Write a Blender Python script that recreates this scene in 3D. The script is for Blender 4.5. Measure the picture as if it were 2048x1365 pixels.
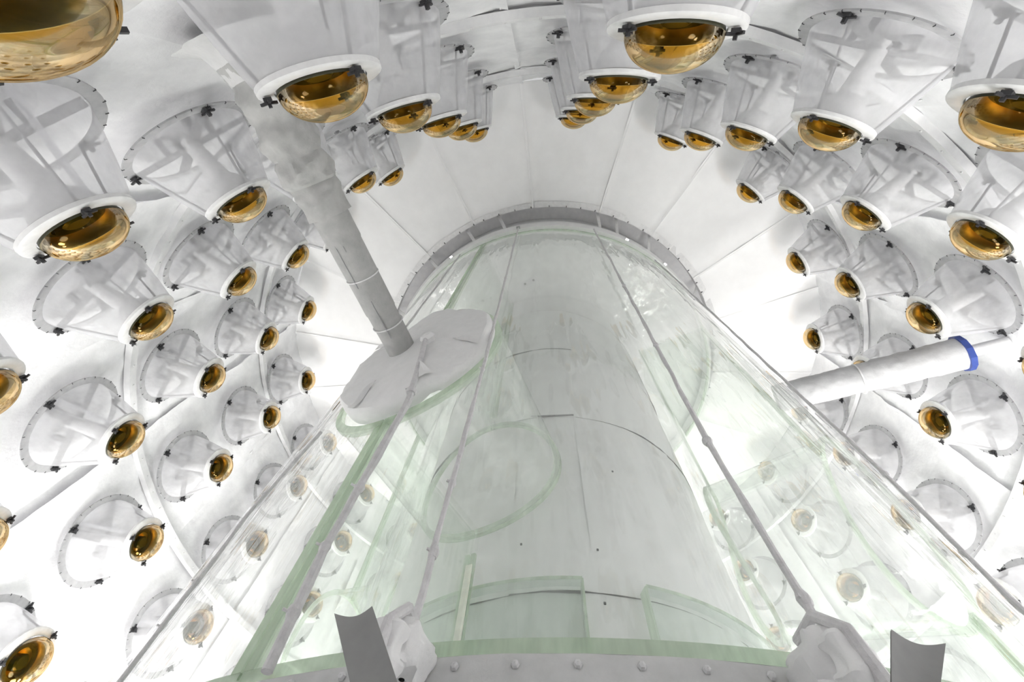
import bpy, math, random
from mathutils import Vector, Matrix, noise
random.seed(7)
sc = bpy.context.scene
for o in list(bpy.data.objects): bpy.data.objects.remove(o)
col = sc.collection
R = math.radians
FL = 0.62                      # height of the lens above the tank floor; all heights below are above the floor

# ------------------------------------------------------------------ camera
cam = bpy.data.cameras.new('camera'); camo = bpy.data.objects.new('camera', cam); col.objects.link(camo)
cam.sensor_width = 36; cam.lens = 36*867.08/2048; cam.clip_start = .02; cam.clip_end = 60
pitch, roll, yaw = 1.1532023, 0.1272486, 0.2337312
f = Vector((0, math.cos(pitch), math.sin(pitch))); r = Vector((1, 0, 0)); u = r.cross(f)
r2 = r*math.cos(roll)+u*math.sin(roll); u2 = -r*math.sin(roll)+u*math.cos(roll)
Y = Matrix.Rotation(yaw, 3, 'Z'); r2, u2, f2 = Y@r2, Y@u2, Y@f
camo.matrix_world = Matrix(((r2.x, u2.x, -f2.x, .10778), (r2.y, u2.y, -f2.y, -3.02501), (r2.z, u2.z, -f2.z, FL), (0, 0, 0, 1)))
sc.camera = camo
# ------------------------------------------------------------------ light and exposure
w = bpy.data.worlds.new('world'); sc.world = w; w.use_nodes = True
w.node_tree.nodes['Background'].inputs[0].default_value = (1, 1, 1, 1)
w.node_tree.nodes['Background'].inputs[1].default_value = .3
sc.view_settings.view_transform = 'Standard'; sc.view_settings.look = 'None'
sc.view_settings.gamma = 1; sc.view_settings.use_curve_mapping = False
sc.view_settings.exposure = 1.06
sc.cycles.transparent_max_bounces = 32
sc.cycles.max_bounces = 9; sc.cycles.diffuse_bounces = 6; sc.cycles.glossy_bounces = 3
TILT = 64
LAMPS = [(15, 2.5, .25, 50), (165, 2.5, .25, 42), (50, 2.5, .25, 82), (130, 2.5, .25, 82), (90, 2.5, .25, 92), (-162, 2.3, .2, 28), (-18, 2.3, .2, 44), (-134, 2.2, .15, 13), (-46, 2.2, .15, 22)]
for a, rr, zz, p in LAMPS:
    l = bpy.data.lights.new('flood_lamp', 'AREA'); l.shape = 'DISK'; l.size = .9; l.energy = p; l.color = (1, .985, .97)
    o = bpy.data.objects.new('flood_lamp', l); col.objects.link(o)
    o.location = (rr*math.cos(R(a)), rr*math.sin(R(a)), zz)
    o.rotation_euler = (R(90+TILT), 0, R(a-90))

# ------------------------------------------------------------------ materials
def nt(name):
    m = bpy.data.materials.new(name); m.use_nodes = True; t = m.node_tree; t.nodes.clear()
    out = t.nodes.new('ShaderNodeOutputMaterial'); return m, t, out
def N(t, k, **kw):
    n = t.nodes.new('ShaderNode'+k)
    for a, b in kw.items(): setattr(n, a, b)
    return n
def ramp(t, src, stops, interp='LINEAR'):
    n = N(t, 'ValToRGB'); cr = n.color_ramp; cr.interpolation = interp
    while len(cr.elements) < len(stops): cr.elements.new(.5)
    for e, (p, c) in zip(cr.elements, stops): e.position = p; e.color = (*c, 1)
    t.links.new(src, n.inputs[0]); return n.outputs[0]
def noise_tex(t, scale, detail=4, rough=.55, stretch=None):
    tc = N(t, 'TexCoord'); n = N(t, 'TexNoise'); n.inputs['Scale'].default_value = scale
    n.inputs['Detail'].default_value = detail; n.inputs['Roughness'].default_value = rough
    if stretch:
        mp = N(t, 'Mapping'); mp.inputs['Scale'].default_value = stretch
        t.links.new(tc.outputs['Object'], mp.inputs[0]); t.links.new(mp.outputs[0], n.inputs['Vector'])
    else: t.links.new(tc.outputs['Object'], n.inputs['Vector'])
    return n.outputs['Fac']
def cloth(name, lo, hi, bump=.35, scale=9, rough=.65, trans=0):
    m, t, out = nt(name)
    a = noise_tex(t, scale, 8, .62)
    c = ramp(t, a, [(.3, lo), (.7, hi)])
    b = N(t, 'Bump'); b.inputs['Strength'].default_value = bump; b.inputs['Distance'].default_value = .012
    t.links.new(noise_tex(t, scale*.7, 6, .6), b.inputs['Height'])
    p = N(t, 'BsdfPrincipled'); p.inputs['Roughness'].default_value = rough
    p.inputs['Specular IOR Level'].default_value = .3
    t.links.new(c, p.inputs['Base Color']); t.links.new(b.outputs[0], p.inputs['Normal'])
    res = p.outputs[0]
    if trans:
        tr = N(t, 'BsdfTranslucent'); t.links.new(c, tr.inputs[0]); mx = N(t, 'MixShader'); mx.inputs[0].default_value = trans
        t.links.new(res, mx.inputs[1]); t.links.new(tr.outputs[0], mx.inputs[2]); res = mx.outputs[0]
    t.links.new(res, out.inputs[0]); return m
def plain(name, c, rough=.5, metal=0):
    m, t, out = nt(name); p = N(t, 'BsdfPrincipled')
    a = noise_tex(t, 30, 3)
    t.links.new(ramp(t, a, [(.3, tuple(x*.88 for x in c)), (.7, c)]), p.inputs['Base Color'])
    p.inputs['Roughness'].default_value = rough; p.inputs['Metallic'].default_value = metal
    t.links.new(p.outputs[0], out.inputs[0]); return m
def acrylic(name, tint, haze=.05, hazecol=(.9, .92, .9), streak=.25, rough=.03, spec=1.0):
    m, t, out = nt(name)
    tr = N(t, 'BsdfTransparent'); tr.inputs[0].default_value = (*tint, 1)
    df = N(t, 'BsdfDiffuse'); df.inputs[0].default_value = (*hazecol, 1)
    tl = N(t, 'BsdfTranslucent'); tl.inputs[0].default_value = (*hazecol, 1)
    h = N(t, 'MixShader'); h.inputs[0].default_value = .5
    t.links.new(df.outputs[0], h.inputs[1]); t.links.new(tl.outputs[0], h.inputs[2])
    m1 = N(t, 'MixShader')
    fac = N(t, 'MapRange'); fac.inputs['To Min'].default_value = haze*.5; fac.inputs['To Max'].default_value = haze*1.6
    fac.inputs['From Min'].default_value = .3; fac.inputs['From Max'].default_value = .7
    t.links.new(noise_tex(t, 2.2, 5, .6, (3, 3, .6)), fac.inputs['Value'])
    t.links.new(fac.outputs[0], m1.inputs[0])
    t.links.new(tr.outputs[0], m1.inputs[1]); t.links.new(h.outputs[0], m1.inputs[2])
    gl = N(t, 'BsdfGlossy'); gl.inputs['Roughness'].default_value = rough; gl.inputs[0].default_value = (spec, spec, spec, 1)
    b = N(t, 'Bump'); b.inputs['Strength'].default_value = streak; b.inputs['Distance'].default_value = .02
    t.links.new(noise_tex(t, 4, 2, .4, (2.2, 2.2, .35)), b.inputs['Height']); t.links.new(b.outputs[0], gl.inputs['Normal'])
    fr = N(t, 'Fresnel'); fr.inputs[0].default_value = 1.49; t.links.new(b.outputs[0], fr.inputs['Normal'])
    g = N(t, 'NewGeometry'); mul = N(t, 'Math', operation='SUBTRACT'); mul.inputs[0].default_value = 1; t.links.new(g.outputs['Backfacing'], mul.inputs[1])
    mm = N(t, 'Math', operation='MULTIPLY'); t.links.new(mul.outputs[0], mm.inputs[0]); t.links.new(fr.outputs[0], mm.inputs[1])
    m2 = N(t, 'MixShader'); t.links.new(mm.outputs[0], m2.inputs[0]); t.links.new(m1.outputs[0], m2.inputs[1]); t.links.new(gl.outputs[0], m2.inputs[2])
    t.links.new(m2.outputs[0], out.inputs[0]); return m
M = {}
M['wall'] = cloth('wall_tyvek', (.77, .77, .785), (.90, .90, .91), 1.0, 6)
M['ceil'] = cloth('ceiling_tyvek', (.88, .88, .88), (.93, .93, .93), .3, 5)
M['wrap'] = cloth('wrap_tyvek', (.58, .585, .58), (.68, .68, .68), .5, 16)
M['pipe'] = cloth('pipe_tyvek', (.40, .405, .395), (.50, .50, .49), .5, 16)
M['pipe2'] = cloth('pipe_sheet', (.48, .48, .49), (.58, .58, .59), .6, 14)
M['skirt'] = cloth('skirt_tyvek', (.84, .84, .84), (.90, .90, .90), .5, 16)
M['floor'] = cloth('floor_dark', (.08, .08, .08), (.12, .12, .12), .5, 5)  # unseen floor kept dark to cut the light bounced upward
M['core'] = cloth('vessel_tyvek', (.84, .84, .84), (.90, .90, .90), .4, 6)
M['band'] = cloth('hoop_tyvek', (.70, .70, .71), (.80, .80, .80), .3, 12)
M['rim'] = plain('polypropylene_ring', (.80, .80, .80), .35)
M['bar'] = plain('bar_dark_grey', (.36, .36, .37), .5)  # darkened so the cross bars read as X shadows through the cone film
M['black'] = plain('black_clip', (.035, .035, .038), .45)
M['flap'] = plain('grey_shaded_sheet', (.34, .34, .335), .6)  # backlit shade of the curled flaps put into this grey
M['blue'] = plain('blue_tape', (.035, .07, .30), .45)
M['rope'] = cloth('rope_sleeve', (.62, .61, .62), (.76, .75, .76), .8, 40)
M['steel'] = plain('steel', (.6, .6, .6), .3, 1)
M['edge'] = acrylic('acrylic_edge', (.86, .92, .84), .55, (.74, .82, .71), .1, .1, .8)
M['side'] = acrylic('acrylic_side', (.978, .99, .978), .05, (.86, .92, .86), .1)
M['shell'] = acrylic('acrylic_shell', (.997, .998, .997), .06, (.86, .865, .86), .9, .02)
M['inner'] = acrylic('acrylic_inner', (.992, .997, .993), .05, (.90, .92, .90), .45, .03)
M['tunnel'] = acrylic('acrylic_tunnel', (.982, .99, .982), .08, (.90, .93, .90), .3, .04)
M['low'] = acrylic('acrylic_low', (.90, .94, .91), .16, (.74, .80, .76), .2, .04)
M['seam'] = plain('seam_dark_strip', (.30, .30, .30), .6)  # dark line along a sheet seam
M['cream'] = plain('edge_glow_cream', (.96, .97, .86), .4)  # light piped through the acrylic edge, put into a bright cream colour

def film():
    m, t, out = nt('cone_film')
    tr = N(t, 'BsdfTransparent'); tr.inputs[0].default_value = (.97, .97, .98, 1)
    df = N(t, 'BsdfPrincipled'); df.inputs['Roughness'].default_value = .45; df.inputs['Base Color'].default_value = (.88, .88, .885, 1)
    tl = N(t, 'BsdfTranslucent'); tl.inputs[0].default_value = (.92, .92, .93, 1)
    a = N(t, 'MixShader'); a.inputs[0].default_value = .5; t.links.new(df.outputs[0], a.inputs[1]); t.links.new(tl.outputs[0], a.inputs[2])
    b = N(t, 'MixShader')
    fac = N(t, 'MapRange'); fac.inputs['From Min'].default_value = .3; fac.inputs['From Max'].default_value = .7
    fac.inputs['To Min'].default_value = .39; fac.inputs['To Max'].default_value = .48
    t.links.new(noise_tex(t, 12, 5), fac.inputs['Value']); t.links.new(fac.outputs[0], b.inputs[0])
    t.links.new(tr.outputs[0], b.inputs[1]); t.links.new(a.outputs[0], b.inputs[2]); t.links.new(b.outputs[0], out.inputs[0]); return m
M['film'] = film()
def flange_film():
    m, t, out = nt('clear_flange')
    tr = N(t, 'BsdfTransparent'); tr.inputs[0].default_value = (.9, .9, .9, 1)
    df = N(t, 'BsdfPrincipled'); df.inputs['Roughness'].default_value = .3
    t.links.new(ramp(t, noise_tex(t, 20, 3), [(.3, (.46, .46, .47)), (.7, (.58, .58, .59))]), df.inputs['Base Color'])
    b = N(t, 'MixShader'); b.inputs[0].default_value = .72
    t.links.new(tr.outputs[0], b.inputs[1]); t.links.new(df.outputs[0], b.inputs[2]); t.links.new(b.outputs[0], out.inputs[0]); return m
M['flange'] = flange_film()
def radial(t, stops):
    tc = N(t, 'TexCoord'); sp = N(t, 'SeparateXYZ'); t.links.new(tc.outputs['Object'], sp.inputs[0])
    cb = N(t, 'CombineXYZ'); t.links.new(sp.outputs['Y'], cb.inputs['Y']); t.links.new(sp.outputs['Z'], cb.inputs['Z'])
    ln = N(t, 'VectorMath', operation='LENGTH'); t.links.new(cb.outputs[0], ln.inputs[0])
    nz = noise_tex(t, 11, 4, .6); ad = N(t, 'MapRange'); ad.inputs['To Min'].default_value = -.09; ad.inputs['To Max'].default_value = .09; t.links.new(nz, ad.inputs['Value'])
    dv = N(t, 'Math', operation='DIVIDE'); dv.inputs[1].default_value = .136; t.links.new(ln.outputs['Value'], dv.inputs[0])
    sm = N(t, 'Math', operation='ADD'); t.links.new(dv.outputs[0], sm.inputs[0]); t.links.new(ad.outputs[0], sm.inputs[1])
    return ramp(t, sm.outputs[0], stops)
def dome_mat():
    m, t, out = nt('photocathode_glass')
    tr = N(t, 'BsdfTransparent'); tr.inputs[0].default_value = (.84, .58, .16, 1)
    am = N(t, 'BsdfGlossy'); am.inputs['Roughness'].default_value = .10
    c = ramp(t, noise_tex(t, 5, 3, .6, (5, 1, 2.2)), [(.28, (.42, .22, .04)), (.42, (.66, .36, .05)), (.52, (.72, .42, .07)), (.60, (.40, .30, .09)), (.72, (.10, .10, .05))])
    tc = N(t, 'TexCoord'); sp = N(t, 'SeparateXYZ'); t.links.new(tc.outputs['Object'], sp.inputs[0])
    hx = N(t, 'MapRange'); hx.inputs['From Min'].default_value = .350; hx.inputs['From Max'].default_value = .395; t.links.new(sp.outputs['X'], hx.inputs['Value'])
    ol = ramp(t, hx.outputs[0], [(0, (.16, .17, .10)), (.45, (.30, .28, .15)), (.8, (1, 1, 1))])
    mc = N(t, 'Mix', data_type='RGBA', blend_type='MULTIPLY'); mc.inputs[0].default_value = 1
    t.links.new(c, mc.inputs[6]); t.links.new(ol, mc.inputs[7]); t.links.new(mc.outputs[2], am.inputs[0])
    lw = N(t, 'LayerWeight'); lw.inputs['Blend'].default_value = .45
    mr = N(t, 'MapRange'); mr.inputs['From Min'].default_value = .15; mr.inputs['From Max'].default_value = .75
    mr.inputs['To Min'].default_value = .03; mr.inputs['To Max'].default_value = .95; t.links.new(lw.outputs['Facing'], mr.inputs['Value'])
    a = N(t, 'MixShader'); t.links.new(mr.outputs[0], a.inputs[0]); t.links.new(tr.outputs[0], a.inputs[1]); t.links.new(am.outputs[0], a.inputs[2])
    gl = N(t, 'BsdfGlossy'); gl.inputs['Roughness'].default_value = .02; gl.inputs[0].default_value = (1, .9, .7, 1)
    fr = N(t, 'Fresnel'); fr.inputs[0].default_value = 1.3
    fm = N(t, 'Math', operation='MULTIPLY'); fm.inputs[1].default_value = .35; t.links.new(fr.outputs[0], fm.inputs[0])
    b = N(t, 'MixShader'); t.links.new(fm.outputs[0], b.inputs[0]); t.links.new(a.outputs[0], b.inputs[1]); t.links.new(gl.outputs[0], b.inputs[2])
    t.links.new(b.outputs[0], out.inputs[0]); return m
M['dome'] = dome_mat()
def bowl_mat():
    m, t, out = nt('gold_reflector')
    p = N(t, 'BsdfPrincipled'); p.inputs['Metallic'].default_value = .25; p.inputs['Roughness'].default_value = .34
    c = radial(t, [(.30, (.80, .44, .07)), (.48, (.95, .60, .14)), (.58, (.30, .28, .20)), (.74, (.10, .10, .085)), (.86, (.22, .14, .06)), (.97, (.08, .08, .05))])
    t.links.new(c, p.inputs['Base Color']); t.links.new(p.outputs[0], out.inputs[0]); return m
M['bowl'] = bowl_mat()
M['ring_dark'] = plain('grey_dynode_ring', (.05, .06, .055), .25, .3)
M['pupil'] = plain('dark_dynode', (.008, .022, .018), .3)

# ------------------------------------------------------------------ mesh helpers
class MB:
    def __init__(s): s.v = []; s.f = []
    def add(s, vs, fs):
        n = len(s.v); s.v += [tuple(p) for p in vs]; s.f += [tuple(i+n for i in q) for q in fs]; return s
    def grid(s, P, nu, nv, closeu=False, flip=False):
        vs = [P(i, j) for j in range(nv) for i in range(nu)]; fs = []
        for j in range(nv-1):
            for i in range(nu if closeu else nu-1):
                a = j*nu+i; b = j*nu+(i+1) % nu; q = (a, b, b+nu, a+nu)
                fs.append(q[::-1] if flip else q)
        return s.add(vs, fs)
    def box(s, c, x, y, z):
        c = Vector(c); x = Vector(x); y = Vector(y); z = Vector(z)
        vs = [c+x*i+y*j+z*k for k in (-1, 1) for j in (-1, 1) for i in (-1, 1)]
        return s.add(vs, [(0, 2, 3, 1), (4, 5, 7, 6), (0, 1, 5, 4), (2, 6, 7, 3), (0, 4, 6, 2), (1, 3, 7, 5)])
    def tube(s, pts, rad, n=8, cap=True, jit=0):
        pts = [Vector(p) for p in pts]; m = len(pts); rs = rad if isinstance(rad, (list, tuple)) else [rad]*m
        vs = []; ref = None
        for i, p in enumerate(pts):
            d = (pts[min(i+1, m-1)]-pts[max(i-1, 0)]).normalized()
            if ref is None: ref = d.orthogonal().normalized()
            ref = (ref-d*ref.dot(d)).normalized(); b = d.cross(ref)
            for k in range(n):
                a = 2*math.pi*k/n; q = ref*math.cos(a)+b*math.sin(a)
                rr = rs[i]
                if jit < 0:
                    h = p+q*rr; rr *= 1-jit*(1-2.2*abs(noise.noise(h*8))-1.3*abs(noise.noise(h*19+Vector((5, 2, 1))))+.6)
                elif jit: rr *= 1+jit*noise.noise((p+q*rr)*7)*1.2+jit*.5*noise.noise((p+q*rr)*23)
                vs.append(p+q*rr)
        fs = [(j*n+k, j*n+(k+1) % n, (j+1)*n+(k+1) % n, (j+1)*n+k) for j in range(m-1) for k in range(n)]
        if cap: fs += [tuple(range(n))[::-1], tuple((m-1)*n+k for k in range(n))]
        return s.add(vs, fs)
    def lathe(s, prof, n=32):      # profile (x, r) turned about the local x axis, closed profile not required
        m = len(prof)
        return s.grid(lambda i, j: (prof[j][0], prof[j][1]*math.cos(2*math.pi*i/n), prof[j][1]*math.sin(2*math.pi*i/n)), n, m, True, True)
    def build(s, name, mat, parent=None, smooth=True, kind=None):
        me = bpy.data.meshes.new(name); me.from_pydata(s.v, [], s.f); me.materials.append(mat)
        if smooth:
            me.polygons.foreach_set('use_smooth', [True]*len(me.polygons))
        me.update(); o = bpy.data.objects.new(name, me); col.objects.link(o)
        if smooth: me.set_sharp_from_angle(angle=R(38))
        if parent: o.parent = parent
        if kind: o['kind'] = kind
        return o
def empty(name, loc=(0, 0, 0), rz=0):
    o = bpy.data.objects.new(name, None); col.objects.link(o); o.location = loc; o.rotation_euler = (0, 0, rz); o.empty_display_size = .05; return o
def tag(o, label=None, cat=None, group=None, kind=None):
    for k, v in (('label', label), ('category', cat), ('group', group), ('kind', kind)):
        if v: o[k] = v
    return o
def cyl(a, rr, z): return Vector((rr*math.cos(R(a)), rr*math.sin(R(a)), z))
def fbm(p, n=4): return noise.fractal(Vector(p), 1.0, 2.0, n)

# ------------------------------------------------------------------ room shell: round tank lined with sheet
TR = 3.74; CZ = 5.72+FL
def wall_panel(a0, a1, parent, k):
    rr0 = TR+(.012 if k % 2 else -.012)
    nu, nv = 20, 76
    def P(i, j):
        a = a0-.35+(a1-a0+.7)*i/(nu-1); z = CZ*j/(nv-1)
        s = a*.0663
        d = .040*noise.noise(Vector((s*1.1, z*.9, k*3)))
        d += .026*(1-abs(noise.noise(Vector((s*1.6+5, z*5.5, k*3.7))))*2)*(.35+.65*max(0, (z-3)/3))
        d += .013*noise.noise(Vector((s*9, z*3, k)))
        e = min(i, nu-1-i); d -= .012*(e == 0)
        return cyl(a, rr0+d, z)
    mb = MB().grid(P, nu, nv, flip=False)
    return mb.build('tyvek_panel', M['wall'], parent)
sides = [('wall_front', 36, 144), ('wall_left', 144, 234), ('wall_rear', 234, 306), ('wall_right', 306, 396)]
k = 0
for nm, b0, b1 in sides:
    wp = empty(nm, (0, 0, 0)); wp['kind'] = 'structure'
    a = b0
    while a < b1:
        wall_panel(a, a+18, wp, k); a += 18; k += 1
fl = MB(); n = 72
fl.grid(lambda i, j: cyl(360*i/n, [.02, 1, 2, 3, TR+.03][j], .006*noise.noise(Vector((i*.8, j, 0)))), n, 5, True)
fo = fl.build('floor', M['floor']); fo['kind'] = 'structure'
# ceiling: fan of panels around the round opening
RIM = 2.37; HOLEZ = .17
ce = empty('ceiling', (0, 0, 0)); ce['kind'] = 'structure'
seams = [-180+1, -164.5, -147, -127, -109, -90, -69.5, -52, -31.5, -14.7, 5, 24, 42, 60, 78, 97, 116, 136, 158, 181]
for i in range(len(seams)-1):
    a0, a1 = seams[i], seams[i+1]; nu, nv = 18, 16
    def P(ii, j, a0=a0, a1=a1, i=i):
        t = ii/(nu-1); a = a0-.25+(a1-a0+.5)*t; rr = RIM+(TR+.02-RIM)*j/(nv-1)
        sag = -.012*math.sin(math.pi*t) + .004*(i % 2)
        s = .014*(1-2*abs(noise.noise(Vector((a*.13*2.4/rr, rr*.8, i*2.1)))))*(1 if abs(((a+30+180) % 360)-180) < 45 else .25)
        if ii in (0, nu-1): sag -= .026
        return cyl(a, rr, CZ+sag-s)
    MB().grid(P, nu, nv, flip=True).build('tyvek_panel', M['ceil'], ce)
# hem around the opening, slot behind it, and the round middle of the ceiling
def ringstrip(r0, z0, r1, z1, mat, name, par, n=120, wob=0, flip=False, a0=0, a1=360):
    full = a1-a0 >= 359.9
    def P(i, j):
        a = a0+(a1-a0)*i/(n if full else n-1)
        q = wob*noise.noise(Vector((a*.25, j, 0)))
        return cyl(a, (r0, r1)[j]+q, (z0, z1)[j]+q*.4)
    return MB().grid(P, n, 2, full, flip).build(name, mat, par)
hem = MB()
for j in range(24):
    a0 = j*15+random.uniform(-1.5, 1.5); a1 = a0+15.6; wd = random.uniform(.05, .085)
    hem.grid(lambda i, jj: cyl(a0+(a1-a0)*i/9, (RIM-.006, RIM-.006, RIM+wd)[jj]+.004*noise.noise(Vector((i*.5, j, jj))), (CZ+.03, CZ-.022, CZ-.020)[jj]), 10, 3, False, True)
hem.build('hem_strip', M['rim'], ce)
ringstrip(RIM, CZ-.01, RIM, CZ+HOLEZ, M['band'], 'slot_side', ce)
ringstrip(2.20, CZ-.26, 2.20, CZ+HOLEZ, M['band'], 'slot_side', ce)
ringstrip(2.18, CZ+HOLEZ, RIM+.02, CZ+HOLEZ, M['band'], 'slot_top', ce)
md = MB(); md.grid(lambda i, j: cyl(360*i/96, (.01, .7, 1.4, 2.0, 2.20)[j], CZ-.10+.012*noise.noise(Vector((i*.3, j, 4)))), 96, 5, True, True)
md.build('middle_panel', M['ceil'], ce)
clips = MB()
for j in range(72):
    a = j*5+random.uniform(-1, 1); c = cyl(a, RIM+.004, CZ-.026); t = cyl(a+90, 1, 0); rr = cyl(a, 1, 0)
    clips.box(c, rr*.011, t*.004, Vector((0, 0, .006)))
o = clips.build('rim_clips', M['black'], ce, False); o['kind'] = 'stuff'
for a in (-112, -101, -70, -64, -52, -28, -128, -150, -10, 12, 40, 70, 100, 130, 160):
    b = MB(); t = cyl(a+90, 1, 0)
    p0 = cyl(a, RIM-.01, CZ+.02); p1 = cyl(a+1.5, 2.20, CZ-.20)
    b.add([p0-t*.02, p0+t*.02, p1+t*.02, p1-t*.02, p0-t*.02+Vector((0, 0, .01)), p0+t*.02+Vector((0, 0, .01)), p1+t*.02+Vector((0, 0, .01)), p1-t*.02+Vector((0, 0, .01))],
          [(0, 3, 2, 1), (4, 5, 6, 7), (0, 1, 5, 4), (2, 3, 7, 6), (1, 2, 6, 5), (0, 4, 7, 3)])
    b.build('bridging_strap', M['rim'], ce)
# white hoop the acrylic vessels hang from
hp = MB(); prof = [(2.14, 5.36), (2.19, 5.35), (2.215, 5.40), (2.215, 5.50), (2.14, 5.50), (2.14, 5.36)]
hp.grid(lambda i, j: cyl(360*i/120, prof[j][0]+.006*noise.noise(Vector((i*.4, j*.2, 2))), prof[j][1]+FL+.006*noise.noise(Vector((i*.4, j*.2, 9)))), 120, 6, True, True)
hoop = hp.build('top_hoop', M['skirt'])
tag(hoop, 'white tyvek-wrapped hoop running round the top edge of the clear vessel', 'hoop')
for a in (-95, -60, -119, -45):
    b = MB(); b.box(cyl(a, 2.20, FL+5.37), cyl(a, .02, 0), cyl(a+90, .022, 0), (0, 0, .012)); b.build('strap_buckle', M['steel'], hoop, False)

# wall hoops (wrapped stiffeners) at three heights
for hn, z in ((1, 1.06), (2, 2.90), (3, 4.78)):
    h = MB(); pr = [(3.735, -.035), (3.69, -.03), (3.69, .03), (3.735, .035)]
    h.grid(lambda i, j: cyl(360*i/160, pr[j][0]+.004*noise.noise(Vector((i*.5, j, z))), z+FL+pr[j][1]+.004*noise.noise(Vector((i*.31, j, z+3)))), 160, 4, True)
    ho = h.build('wall_hoop_%d' % hn, M['band']); ho['kind'] = 'structure'
    rv = MB()
    for j in range(120):
        a = j*3; rv.box(cyl(a, 3.688, z+FL), cyl(a, .004, 0), cyl(a+90, .006, 0), (0, 0, .006))
    o = rv.build('rivets', M['rim'], ho, False); o['kind'] = 'stuff'

# ------------------------------------------------------------------ photomultiplier units
def proto_unit():
    """local +x looks at the tank axis; origin on the rear flange"""
    root = empty('photomultiplier_unit')
    n = 36
    # cone: truncated skin with thickness
    c = MB(); c.lathe([(0.0, .300), (.06, .283), (.20, .235), (.325, .186)], n); c.build('cone_shroud', M['film'], root)
    s = MB(); s.box((.16, .242*math.cos(R(200)), .242*math.sin(R(200))), (.155, -.055*math.cos(R(200)), -.055*math.sin(R(200))), (0, .012*math.sin(R(200)), -.012*math.cos(R(200))), (.001, .0012*math.cos(R(200)), .0012*math.sin(R(200))))
    s.build('glue_seam', M['film'], root, False)
    fr = MB(); fr.lathe([(0, .296), (0, .345), (.008, .345), (.008, .300)], 48); fr.build('rear_flange', M['flange'], root)
    sm = MB()
    for i in range(26):
        a = 2*math.pi*i/26+random.uniform(-.03, .03); e = Vector((0, math.cos(a), math.sin(a)))
        sm.box(e*.341+Vector((.007, 0, 0)), (.003, 0, 0), e*.006, Vector((0, -e.z, e.y))*.0014)
    o = sm.build('flange_stitches', M['black'], root, False); o['kind'] = 'stuff'
    ff = MB(); ff.lathe([(.324, .189), (.338, .188), (.342, .180), (.342, .140), (.335, .138), (.335, .18)], n); ff.build('front_flange', M['rim'], root)
    # bulb: glass dome, reflector bowl with ring and dynode
    prof = []
    for i in range(13):
        t = R(90)*i/12; prof.append((.350+.092*math.sin(t), .136*math.cos(t) if i < 12 else .0005))
    d = MB(); d.lathe(prof, n); dm = d.build('glass_dome', M['dome'], root)
    prof = [(.349, .1355)]
    for i in range(1, 12):
        t = R(90)*i/11; prof.append((.349-.10*math.sin(t), .134*math.cos(t) if i < 11 else .0005))
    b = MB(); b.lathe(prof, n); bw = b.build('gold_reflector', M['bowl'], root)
    g = MB(); g.lathe([(.300, .100), (.312, .098), (.318, .080), (.300, .074)], n); g.build('dynode_ring', M['ring_dark'], bw)
    p = MB(); p.lathe([(.26, .045), (.318, .045), (.325, .036), (.325, .0005)], 24); p.build('dynode', M['pupil'], bw)
    # neck of the bulb and its socket, seen as a shade through the film
    nb = MB(); nb.lathe([(.31, .125), (.24, .10), (.20, .055), (.05, .042), (-.02, .042), (-.02, .0005)], 20); nb.build('bulb_neck', M['rim'], root)
    for kk in range(3):
        a = R(90+120*kk); e = Vector((0, math.cos(a), math.sin(a))); t = Vector((0, -e.z, e.y))
        rod = MB(); rod.tube([e*.285+Vector((.010, 0, 0)), e*.160+Vector((.325, 0, 0))], .006, 6); rod.build('tie_rod', M['bar'], root)
        for x, rr, sc_ in ((.012, .318, 1.25), (.352, .163, .85)):
            q = MB(); c0 = e*rr+Vector((x, 0, 0)); s_ = .017*sc_
            q.box(c0, e*s_*.8, t*s_*.9, (.006*sc_, 0, 0))
            q.box(c0+Vector((.012*sc_, 0, 0)), e*s_*.35, t*s_*.35, (.012*sc_, 0, 0))
            for da in (35, 150, 265):
                dd = e*math.cos(R(da))+t*math.sin(R(da))
                q.box(c0+dd*s_*1.05+Vector((.007, 0, 0)), dd*s_*.8, dd.cross(Vector((1, 0, 0)))*.0045*sc_, (.004, 0, 0))
            q.build('clip', M['black'], root, False)
    # rear cross bars fixed to the wall
    for aa in (32, 148):
        e = Vector((0, math.cos(R(aa)), math.sin(R(aa)))); t = Vector((0, -e.z, e.y))
        q = MB(); q.box((.006+.008*(aa > 90), 0, 0), e*.290, t*.030, (.004, 0, 0))
        for sgn in (-1, 1): q.box(e*.12*sgn+Vector((-.035, 0, 0)), e*.015, t*.02, (.038, 0, 0))
        q.build('cross_bar', M['bar'], root, False)
    return root
proto = proto_unit()
def dup(root, loc, rz):
    c = root.copy(); col.objects.link(c); c.location = loc; c.rotation_euler = (0, 0, rz)
    for ch in list(root.children):
        d = ch.copy(); col.objects.link(d); d.parent = c
        for g in list(ch.children):
            e = g.copy(); col.objects.link(e); e.parent = d
    return c
rows = [(.590, 'lowest row near the floor'), (1.485, 'fifth row below the ceiling'), (2.380, 'fourth row below the ceiling'),
        (3.275, 'third row below the ceiling'), (4.170, 'second row below the ceiling'), (5.065, 'top row under the ceiling')]
ordn = ['first', 'second', 'third', 'fourth', 'fifth', 'sixth', 'seventh', 'eighth', 'ninth', 'tenth']
first = True
units = {}
for ki in range(-10, 10):
    kk = ki+.5; a = -90+18*kk
    side = 'left' if kk < 0 else 'right'; idx = ordn[int(abs(kk))]
    for j, (z, rn) in enumerate(rows):
        loc = cyl(a, 3.665, z+FL); rz = R(a+180)
        if first: o = proto; o.location = loc; o.rotation_euler = (0, 0, rz); first = False
        else: o = dup(proto, loc, rz)
        tag(o, 'gold photomultiplier on white cone, %s, %s column %s of overhead' % (rn, idx, side), 'photomultiplier', 'photomultiplier units around the tank wall')
        units[(kk, j)] = o

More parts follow.
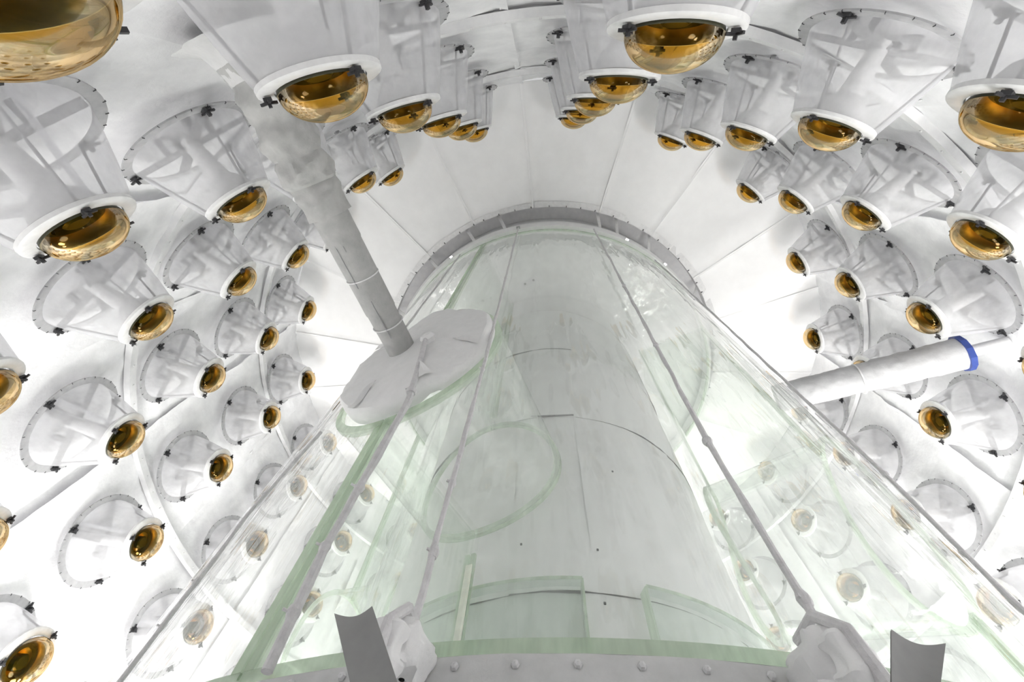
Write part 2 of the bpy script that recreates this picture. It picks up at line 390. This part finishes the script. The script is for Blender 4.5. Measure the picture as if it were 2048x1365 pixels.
# ------------------------------------------------------------------ clear acrylic vessel in four quarters
RO, RI, ZB, ZT, TH = 2.15, 1.30, .545+FL, 5.30+FL, .028
NZ, NW, NH = 2.11+FL, .44, .60       # centre and half sizes of the oval notch
SE = [-107, -19, 71, 161]
def nh(rr): return NH-.14*(RO-rr)/(RO-RI)
def notch(x, rr):
    t = abs(x)/NW
    return nh(rr)*math.sqrt(max(0, 1-t*t)) if t < 1 else 0
def azs(a0, a1, rr):                  # azimuth columns, dense beside the seams
    dn = math.degrees(NW/rr); L = []
    for i in range(15): L.append(a0+dn*math.sin(R(90)*i/14))
    n = 26
    for i in range(1, n): L.append(a0+dn+(a1-a0-2*dn)*i/n)
    for i in range(15): L.append(a1-dn+dn*(1-math.cos(R(90)*i/14)))
    return L
def curved_wall(mb, a0, a1, rr, outward, nz=14):
    L = azs(a0, a1, rr)
    def x(a): return min(abs(a-a0), abs(a1-a))*math.pi/180*rr
    for part in (0, 1):
        def P(i, j):
            a = L[i]; h = notch(x(a), rr)
            if part == 0: z0, z1 = ZB, NZ-h
            else: z0, z1 = NZ+h, ZT
            return cyl(a, rr, z0+(z1-z0)*j/(nz-1))
        mb.grid(P, len(L), nz, False, not outward)
def solid_wall(a0, a1, rr, th):
    mb = MB(); curved_wall(mb, a0, a1, rr, True); curved_wall(mb, a0, a1, rr-th, False); return mb
qn = [('left of the grey pipe notch, nearest quarter facing the lens', 0), ('far right quarter behind the blue-taped pipe', 1), ('far rear quarter', 2), ('left quarter beside the grey pipe notch', 3)]
labels = ['large clear acrylic vessel quarter in front, right of the green seam', 'clear acrylic vessel quarter far right beyond the right pipe', 'clear acrylic vessel quarter at the far rear of the core', 'clear acrylic vessel quarter at left, left of the green seam']
quarters = []
for qi in range(4):
    a0 = SE[qi]; a1 = SE[(qi+1) % 4]
    if a1 < a0: a1 += 360
    g0 = math.degrees(.004/RO); b0, b1 = a0+g0, a1-g0
    root = empty('acrylic_vessel', cyl((a0+a1)/2, (RO+RI)/2, ZB)); off = -Vector(root.location); quarters.append(root)
    tag(root, labels[qi], 'tank', 'quarters of the clear acrylic vessel')
    def put(o, off=off): o.location = off; return o
    put(solid_wall(b0, b1, RO, TH).build('outer_wall', M['shell'], root))
    put(solid_wall(b0, b1, RI+TH, TH).build('inner_wall', M['inner'], root))
    for z, nm in ((ZB, 'bottom_plate'), (ZT, 'top_plate')):
        mb = MB(); n = 48; zs = (z, z-.028) if nm == 'bottom_plate' else (z+.028, z)
        pr = [(RI, zs[1]), (RO, zs[1]), (RO, zs[0]), (RI, zs[0]), (RI, zs[1])]
        mb.grid(lambda i, j: cyl(b0+(b1-b0)*i/(n-1), pr[j][0], pr[j][1]), n, 5, False, False)
        put(mb.build(nm, M['inner'], root))
        mb = MB(); pr2 = [(RO-.02, zs[1]-.001), (RO+.003, zs[1]-.001), (RO+.003, zs[0]+.001), (RO-.02, zs[0]+.001), (RO-.02, zs[1]-.001)]
        mb.grid(lambda i, j: cyl(b0+(b1-b0)*i/(n-1), pr2[j][0], pr2[j][1]), n, 5, False, False)
        put(mb.build('plate_edge', M['edge'], root))
    for a, sg in ((b0, 1), (b1, -1)):
        # side wall with half of the oval notch missing is above and below the tunnel
        t = cyl(a+90, 1, 0)*sg
        for z0, z1, nm in ((ZB, NZ-NH, 'side_wall'), (NZ+NH, ZT, 'side_wall')):
            mb = MB(); nn = 10
            for face, o_ in ((0, 0), (1, TH)):
                def SP(i, j):
                    rr = RI+(RO-RI)*i/(nn-1); h = nh(rr); lo, hi = (ZB, NZ-h) if z0 == ZB else (NZ+h, ZT)
                    return cyl(a, rr, lo+(hi-lo)*j/(nn-1))+t*o_
                mb.grid(SP, nn, nn, False, (face == 1) == (sg > 0))
            put(mb.build(nm, M['side'], root))
            e = MB()
            p = cyl(a, RO-.010, (z0+z1)/2)+t*TH*.5; e.box(p, cyl(a, .014, 0), t*TH*.5, (0, 0, (z1-z0)/2))
            put(e.build('edge_strip', M['edge'], root, False))
            e = MB()
            p = cyl(a, RI+.008, (z0+z1)/2)+t*TH*.5; e.box(p, cyl(a, .009, 0), t*TH*.4, (0, 0, (z1-z0)/2))
            put(e.build('edge_strip', M['edge'], root, False))
        # half tunnel lining the notch
        tn = MB(); ns, nr = 27, 10
        for face, s_ in ((0, 1.0), (1, 1.045)):
            def P(i, j, s_=s_):
                ph = -90+180*i/(ns-1); x = NW*s_*math.cos(R(ph)); rr = RI+(RO-RI)*j/(nr-1); z = NZ+nh(rr)*s_*math.sin(R(ph))
                aa = a+sg*math.degrees(math.asin(min(1, x/rr)))
                return cyl(aa, rr, z)
            tn.grid(P, ns, nr, False, (face == 1) == (sg > 0))
        put(tn.build('notch_tunnel', M['tunnel'], root))
        for rr, dr in ((RO, .006), (RI, -.004)):
            ed = MB()
            def P(i, j):
                ph = -90+180*i/(ns-1); s_ = (.985, .985, 1.06, 1.06)[j]; d2 = (-.02, .006, .006, -.02)[j]
                x = NW*s_*math.cos(R(ph)); z = NZ+nh(rr)*s_*math.sin(R(ph)); q = rr+(d2 if dr > 0 else -d2)
                return cyl(a+sg*math.degrees(math.asin(min(1, x/q))), q, z)
            ed.grid(P, ns, 4, False, sg < 0)
            put(ed.build('notch_rim', M['edge'], root))
cs = MB(); cs.box(cyl(-106.2, RI+.04, ZB+.46), cyl(-106.2, .004, 0), cyl(-16.2, .016, 0), (0, 0, .42))  # pale strip standing in for the glow along the inner acrylic edge
o = cs.build('edge_glow_strip', M['cream'], quarters[0], False); o.location = -Vector(quarters[0].location); o['label'] = 'pale cream strip of light glowing in the acrylic edge'

# low clear tanks inside the ring of quarters
for a0, a1, lb in ((-190, -83.3, 'low greenish clear tank inside the vessel at left, below the dark seam corner'), (-70, 20, 'low greenish clear tank inside the vessel at right')):
    root = empty('lower_tank', cyl((a0+a1)/2, 1.24, .5+FL)); tag(root, lb, 'tank', 'low inner tanks')
    zt = 1.375+FL
    mb = MB(); mb.grid(lambda i, j: cyl(a0+(a1-a0)*i/47, (1.25, 1.25, 1.19)[j], (.30+FL, zt, zt)[j]), 48, 3, False, False)
    o = mb.build('curved_wall', M['low'], root); o.location = -Vector(root.location)
    for a in (a0, a1):
        e = MB(); e.box(cyl(a, 1.22, (.3+FL+zt)/2), cyl(a, .03, 0), cyl(a+90, .005, 0), (0, 0, (zt-.3-FL)/2)); o = e.build('edge_strip', M['edge'], root, False); o.location = -Vector(root.location)
    e = MB(); e.grid(lambda i, j: cyl(a0+(a1-a0)*i/47, (1.253, 1.256, 1.235)[j], (zt-.012, zt+.004, zt+.004)[j]), 48, 3)
    o = e.build('top_edge', M['edge'], root); o.location = -Vector(root.location)

# cryostat wrapped in sheets, standing in the middle
cr = empty('cryostat_core', (0, 0, 0)); tag(cr, 'tall cylinder wrapped in white tyvek sheets standing inside the clear vessel', 'tank')
tiers = [(0.0, 1.36+FL, [-240, -185, -128, -83, -30, 20, 70, 120]), (1.36+FL, 2.78+FL, [-230, -170, -100, -79.5, -40, 15, 75, 130]), (2.78+FL, 4.0+FL, [-215, -150, -95, -35, 25, 85, 145]), (4.0+FL, 5.15+FL, [-225, -165, -110, -76, -20, 40, 100, 135])]
ct = 0
for z0, z1, A in tiers:
    A = A[:-1]+[A[0]+360] if A[-1] < A[0]+360 else A
    for i in range(len(A)-1):
        ct += 1; q = .004*(ct % 3); a0, a1 = A[i], A[i+1]; nu = max(6, int((a1-a0)/4)); nv = 12
        def P(ii, j):
            a = a0-.3+(a1-a0+.6)*ii/(nu-1); z = z0+(z1-z0)*j/(nv-1)
            zz = z+(.006*noise.noise(Vector((a*.1, ct, 0))) if j in (0, nv-1) else 0)
            return cyl(a, 1.17+q+.012*noise.noise(Vector((a*.05, z*1.3, ct)))+.005*noise.noise(Vector((a*.3, z*5, ct)))+(.006 if j == 0 else 0), zz)
        MB().grid(P, nu, nv).build('tyvek_sheet', M['core'], cr)
lid = MB(); lid.grid(lambda i, j: cyl(360*i/64, (1.175, 1.10, .8, .4, .01)[j], (5.15, 5.20, 5.25, 5.28, 5.29)[j]+FL), 64, 5, True); lid.build('lid', M['core'], cr)
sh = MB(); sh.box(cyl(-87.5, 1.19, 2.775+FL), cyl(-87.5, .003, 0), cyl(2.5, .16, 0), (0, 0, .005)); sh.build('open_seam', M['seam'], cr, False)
dots = MB()
for a, z in ((-78.5, 1.58), (-78.7, 1.30), (-97, 1.62), (-70, 2.2)):
    p = MB(); p.box(cyl(a, 1.195, z+FL), cyl(a, .003, 0), cyl(a+90, .005, 0), (0, 0, .005)); p.build('rivet', M['black'], cr, False)
# fittings on the top plate
ft = MB(); c = cyl(-62, 1.80, ZT-.004)
ft.grid(lambda i, j: c+Vector((math.cos(R(60*i))*(.055, .06, .035, .03)[j], math.sin(R(60*i))*(.055, .06, .035, .03)[j], (0, -.05, -.055, 0)[j])), 6, 4, True)
o = ft.build('fill_port', M['side'], quarters[0], False); o.location = -Vector(quarters[0].location)
lb = MB(); c = cyl(-94.5, 1.53, ZT+.001); lb.box(c, (.10, -.035, 0), (.012, .034, 0), (0, 0, .002))
o = lb.build('label_plate', M['band'], quarters[0], False); o.location = -Vector(quarters[0].location)
for q in (-.06, .05):
    e = MB(); e.box(c+Vector((q, -q*.35, -.004)), (.012, -.004, 0), (.004, .012, 0), (0, 0, .003)); o = e.build('label_screw', M['flap'], quarters[0], False); o.location = -Vector(quarters[0].location)

# skirt ring under the vessel
sk = empty('support_skirt', (0, 0, FL)); tag(sk, 'white riveted ring skirt carrying the clear vessel along the bottom of the view', 'support ring')
for i in range(12):
    a0 = -107+30*i-6; a1 = a0+30
    def P(ii, j):
        a = a0+(a1-a0)*ii/15+.1; z = (.516, .50, .40, .25, .12)[j]
        return cyl(a, RO+(.004, .012, .012, .014, .012)[j]+.004*noise.noise(Vector((a*.3, j*.5, 1))), z)
    MB().grid(P, 16, 5, False, True).build('skirt_sheet', M['wrap'], sk)
    tp = MB(); tp.grid(lambda ii, j: cyl(a0+(a1-a0)*ii/15, (RO+.004, RI-.05)[j], .516), 16, 2); tp.build('top_sheet', M['wrap'], sk)
for i in range(-20, 21):
    a = -87.3+3.05*i
    p = MB(); cc = cyl(a, RO+.012, .492); e = cyl(a, 1, 0); t = cyl(a+90, 1, 0)
    p.grid(lambda ii, j: cc+e*(.001, .007, .009)[j]+t*math.cos(R(60*ii))*(.0085, .006, .001)[j]+Vector((0, 0, math.sin(R(60*ii))*(.0085, .006, .001)[j])), 6, 3, True)
    p.build('rivet', M['band'], sk)
for a in (-150, -60, 30, 120):
    p = MB(); p.tube([cyl(a, 1.9, .15), cyl(a, 1.9, -FL)], .07, 16); p.build('leg', M['wrap'], sk)

# ------------------------------------------------------------------ pipes
def frame(d):
    d = Vector(d).normalized(); x = d.cross(Vector((0, 0, 1))).normalized(); return d, x, x.cross(d)
A = Vector((-.70, -2.09, 2.10+FL)); B = Vector((-.92, -3.32, 1.90+FL)); dr = (B-A).normalized()
pl = empty('wrapped_pipe', A); tag(pl, 'thick grey-white wrapped pipe rising from the oval cover to the upper left', 'pipe')
P0 = A-dr*.03; P1 = B+dr*.22
n = 130; pts = [P0+(P1-P0)*i/(n-1) for i in range(n)]
L = (P1-P0).length
def rad(i):
    s = L*i/(n-1); return .0745+.0035*(s > .32)+.004*(s > .70)+(.014*abs(math.sin(s*23)) if s > .98 else 0)
smooth = MB(); cut = 72
smooth.tube(pts[:cut], [rad(i) for i in range(cut)], 36, True, .015)
o = smooth.build('pipe_wrap', M['pipe'], pl); o.location = -A
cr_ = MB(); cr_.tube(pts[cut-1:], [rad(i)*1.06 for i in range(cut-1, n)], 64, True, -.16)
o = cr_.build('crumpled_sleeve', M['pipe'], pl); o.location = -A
for s in (.24, .52, .80):
    c0 = P0+dr*s; mb = MB(); mb.tube([c0-dr*.003, c0+dr*.003], .0815, 32); o = mb.build('tape_band', M['rim'], pl); o.location = -A
for s, ang in ((.30, 80), (.60, 100), (.78, 75)):
    d, x, y = frame(dr); c0 = P0+dr*s; e = x*math.cos(R(ang))+y*math.sin(R(ang))
    mb = MB(); mb.box(c0-e*.079, dr*.11, e.cross(dr)*.0012, e*.0025); o = mb.build('wrap_seam', M['bar'], pl, False); o.location = -A
# boot where the pipe meets the wall
mb = MB(); mb.tube([P1-dr*.14, P1-dr*.08, P1-dr*.03, P1+dr*.0], [.095, .105, .13, .20], 48, False, -.12); o = mb.build('wall_boot', M['wrap'], pl); o.location = -A

# oval cover sheet over the notch
ca = -106.5; e, t = cyl(ca, 1, 0), cyl(ca+90, 1, 0)
oc = empty('oval_cover', e*2.19+Vector((0, 0, NZ))); tag(oc, 'oval white sheet cover on the vessel notch, at the lower end of the left pipe', 'cover')
W, H = .425, .555
def ocp(s, ph, bulge, dz=0):
    x = W*s*math.cos(R(ph)); z = H*s*math.sin(R(ph))
    b = bulge+.05*(1-s**2)+.040*noise.noise(Vector((x*5, z*3, 0)))*s+.030*(.5-abs(noise.noise(Vector((x*9, z*6, 3)))))*s
    if z < -.1: b += .02*math.sin(x*14)*min(1, (-z-.1)*3)
    return t*x+Vector((0, 0, z))+e*b
mb = MB(); SS = (.002, .3, .55, .75, .9, .97, 1.0, 1.005, 1.0)
mb.grid(lambda i, j: ocp(SS[j], 360*i/72, (0.01, 0.01, .01, .01, .008, .0, -.02, -.05, -.08)[j]), 72, 9, True); mb.build('cover_sheet', M['skirt'], oc)
for ph, w_ in ((-118, .10), (-62, .06), (-20, .05), (150, .05)):
    q = MB(); q.grid(lambda i, j: ocp(.62+.38*i/11, ph+(j-1)*4*(i/11), .014+.020*(j == 1)*math.sin(math.pi*i/11)), 12, 3); q.build('fold', M['skirt'], oc)
kn = MB(); kc = t*.12+Vector((0, 0, -.09))+e*.085; random.seed(3)
kn.grid(lambda i, j: kc+(t*math.cos(R(20*i))+Vector((0, 0, 1))*math.sin(R(20*i)))*(.02, .034, .040, .03, .002)[j]*(1+.35*noise.noise(Vector((i, j, 1))))+e*((-.05, -.02, .0, .018, .026)[j]), 18, 5, True)
kn.build('tied_knot', M['skirt'], oc)

A2 = Vector((2.02, -.775, 3.42+FL)); B2 = Vector((3.234, -1.212, 3.20+FL)); d2 = (B2-A2).normalized()
pr = empty('wrapped_pipe', A2); tag(pr, 'wrapped white pipe at right ending in a blue tape band', 'pipe')
n = 80; pts = [A2+(B2-A2)*i/(n-1) for i in range(n)]
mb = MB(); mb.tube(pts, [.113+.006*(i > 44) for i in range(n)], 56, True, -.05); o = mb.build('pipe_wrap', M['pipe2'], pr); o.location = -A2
mb = MB(); mb.tube([B2-d2*.020, B2+d2*.018], .142, 12, True, .03); o = mb.build('tape_band', M['blue'], pr, False); o.location = -A2; o['label'] = 'blue tape band'
mb = MB(); mb.tube([B2+d2*.015, B2+d2*.27], .045, 16); o = mb.build('pipe_stub', M['rim'], pr); o.location = -A2
mb = MB(); mb.tube([A2+d2*.62, A2+d2*.63], .128, 32, True, .05); o = mb.build('tape_band', M['rim'], pr); o.location = -A2

# ------------------------------------------------------------------ ropes and straps
def rope(pts, lb, rad=.011, name='tie_rope', knots=()):
    P = []; pts = [Vector(p) for p in pts]
    for a, b in zip(pts[:-1], pts[1:]):
        m = max(2, int((b-a).length/.05)); P += [a+(b-a)*i/m for i in range(m)]
    P.append(pts[-1])
    root = empty(name, pts[0]); tag(root, lb, 'rope', 'white ropes holding the clear vessel')
    mb = MB(); mb.tube([p+Vector((.004*noise.noise(p*6), .004*noise.noise(p*6+Vector((9, 0, 0))), 0)) for p in P], rad, 8, True, .22)
    o = mb.build('sleeve', M['rope'], root); o.location = -Vector(root.location)
    for kz in knots:
        for a, b in zip(pts[:-1], pts[1:]):
            if min(a.z, b.z) <= kz+FL <= max(a.z, b.z):
                c = a+(b-a)*((kz+FL-a.z)/(b.z-a.z)); d = (b-a).normalized(); o_ = d.orthogonal().normalized()
                q = MB(); q.tube([c-d*.016, c-d*.004, c+d*.005, c+d*.015], [rad*1.15, rad*1.5, rad*1.35, rad*1.1], 9, True, .5); q.box(c+o_*rad*1.5, o_*rad*.7, d.cross(o_)*.002, d*.003)
                o = q.build('knot', M['rope'], root, False); o.location = -Vector(root.location); break
rope([cyl(-95.0, 2.20, 5.34+FL), cyl(-95.3, 2.20, 1.65+FL), cyl(-95.6, 2.205, .56+FL)], 'white rope running from the top hoop past the oval cover to the left bracket', .0085, knots=(3.1, 1.65, .95, .72))
rope([cyl(-71.2, 2.20, 5.34+FL), cyl(-75.2, 2.20, 1.15+FL), cyl(-75.2, 2.21, .56+FL)], 'grey-white rope on the vessel front running down to the right bracket', .009, knots=(2.9, 1.9, 1.15, .62))
rope([cyl(-103.5, 2.28, 1.99+FL), cyl(-102.2, 2.24, 1.445+FL), cyl(-104.1, 2.20, .795+FL), cyl(-103.6, 2.20, .50+FL)], 'thick grey strap hanging from the knot on the oval cover along the green seam', .0125, knots=(1.5, 1.0, .8, .62))
rope([cyl(-113.7, 2.20, 5.0+FL), cyl(-114.2, 2.20, 2.7+FL), cyl(-114.8, 2.21, 1.75+FL)], 'thin rope on the vessel behind the left pipe', .008, knots=(3.3,))
rope([cyl(-117, 2.19, 1.62+FL), cyl(-121, 2.18, 1.25+FL), cyl(-119, 2.19, .68+FL), cyl(-119, 2.19, .5+FL)], 'wavy grey rope along the left outline of the clear vessel', .007, knots=(1.3, .9, .75))
rope([cyl(-50, 2.175, 5.2+FL), cyl(-52.5, 2.185, 1.45+FL), cyl(-55, 2.185, .85+FL), cyl(-55, 2.19, .5+FL)], 'grey rope along the right outline of the clear vessel', .0075, knots=(1.38, 1.0))

# ------------------------------------------------------------------ wrapped brackets at the foot of the vessel
def bracket(a, lb, flap=None, s=1.0):
    e, t = cyl(a, 1, 0), cyl(a+90, 1, 0); base = e*(RO+.02)+Vector((0, 0, FL+.42)); Z = Vector((0, 0, 1))
    root = empty('wrapped_bracket', base); tag(root, lb, 'bracket', 'tyvek-wrapped brackets at the vessel foot')
    def rounded(c, hx, hy, hz, name, mat, k=0):
        mb = MB()
        def P(i, j):
            ph = 2*math.pi*i/40; cx, sx = math.cos(ph), math.sin(ph)
            x = hx*math.copysign(abs(cx)**.45, cx); y = hy*math.copysign(abs(sx)**.45, sx); v = (j-1)/12
            z = -hz+2*hz*min(1, max(0, v)); sc_ = .02 if j in (0, 14) else (.82 if j in (1, 13) else 1)
            p = Vector(c)+e*x*sc_+t*y*sc_+Z*z
            w_ = .016*(1-2*abs(noise.noise(p*17+Vector((k, 0, 0)))))+.006*noise.noise(p*60)
            return p+(e*cx+t*sx)*w_+Z*w_*.4
        mb.grid(P, 40, 15, True, True); return mb.build(name, mat, root)
    rounded(e*.05+Z*.055, .085*s, .040*s, .055*s, 'wrapped_block', M['skirt'], 1)
    rounded(e*.13+Z*.005-t*.004, .030*s, .036*s, .09*s, 'wrapped_foot', M['skirt'], 5)
    st = MB(); st.tube([e*.03+Z*.115, e*.10+Z*.118, e*.155+Z*.06, e*.165-Z*.06], .012, 8, True, .2); st.build('strap', M['rope'], root)
    if flap:
        a_, b_, c_, d_ = [Vector(p)+Vector((0, 0, FL))-base for p in flap]      # top left, top right, lower left, lower right
        mb = MB(); out_ = (a_+base); out_.z = 0; out_.normalize()
        for face in (0, 1):
            def FP(i, j):
                u_, v_ = i/11, 1.7*j/9
                return (a_*(1-u_)+b_*u_)*(1-v_)+(c_*(1-u_)+d_*u_)*v_-out_*(.009*math.sin(math.pi*u_)-face*.0025)-Z*(.004*math.sin(math.pi*u_)*(1 if j == 0 else .6))
            mb.grid(FP, 12, 10, False, face == 1)
        mb.build('curled_flap', M['flap'], root)
    return root
bracket(-95.3, 'white wrapped bracket with a curled flap shaded dark grey, bottom left of centre', [(-.245, -2.438, .407), (-.188, -2.443, .413), (-.182, -2.443, .315), (-.125, -2.447, .321)], .62)
bracket(-76.6, 'white wrapped bracket with a flap shaded dark grey, bottom right', [(.514, -2.396, .393), (.576, -2.381, .383), (.467, -2.405, .328), (.529, -2.392, .334)], .62)
bracket(-57, 'wrapped bracket at the right edge of the view beyond the flap bracket', None, 1.0)
bracket(-117, 'wrapped bracket at the lower left outline of the vessel', None, .8)
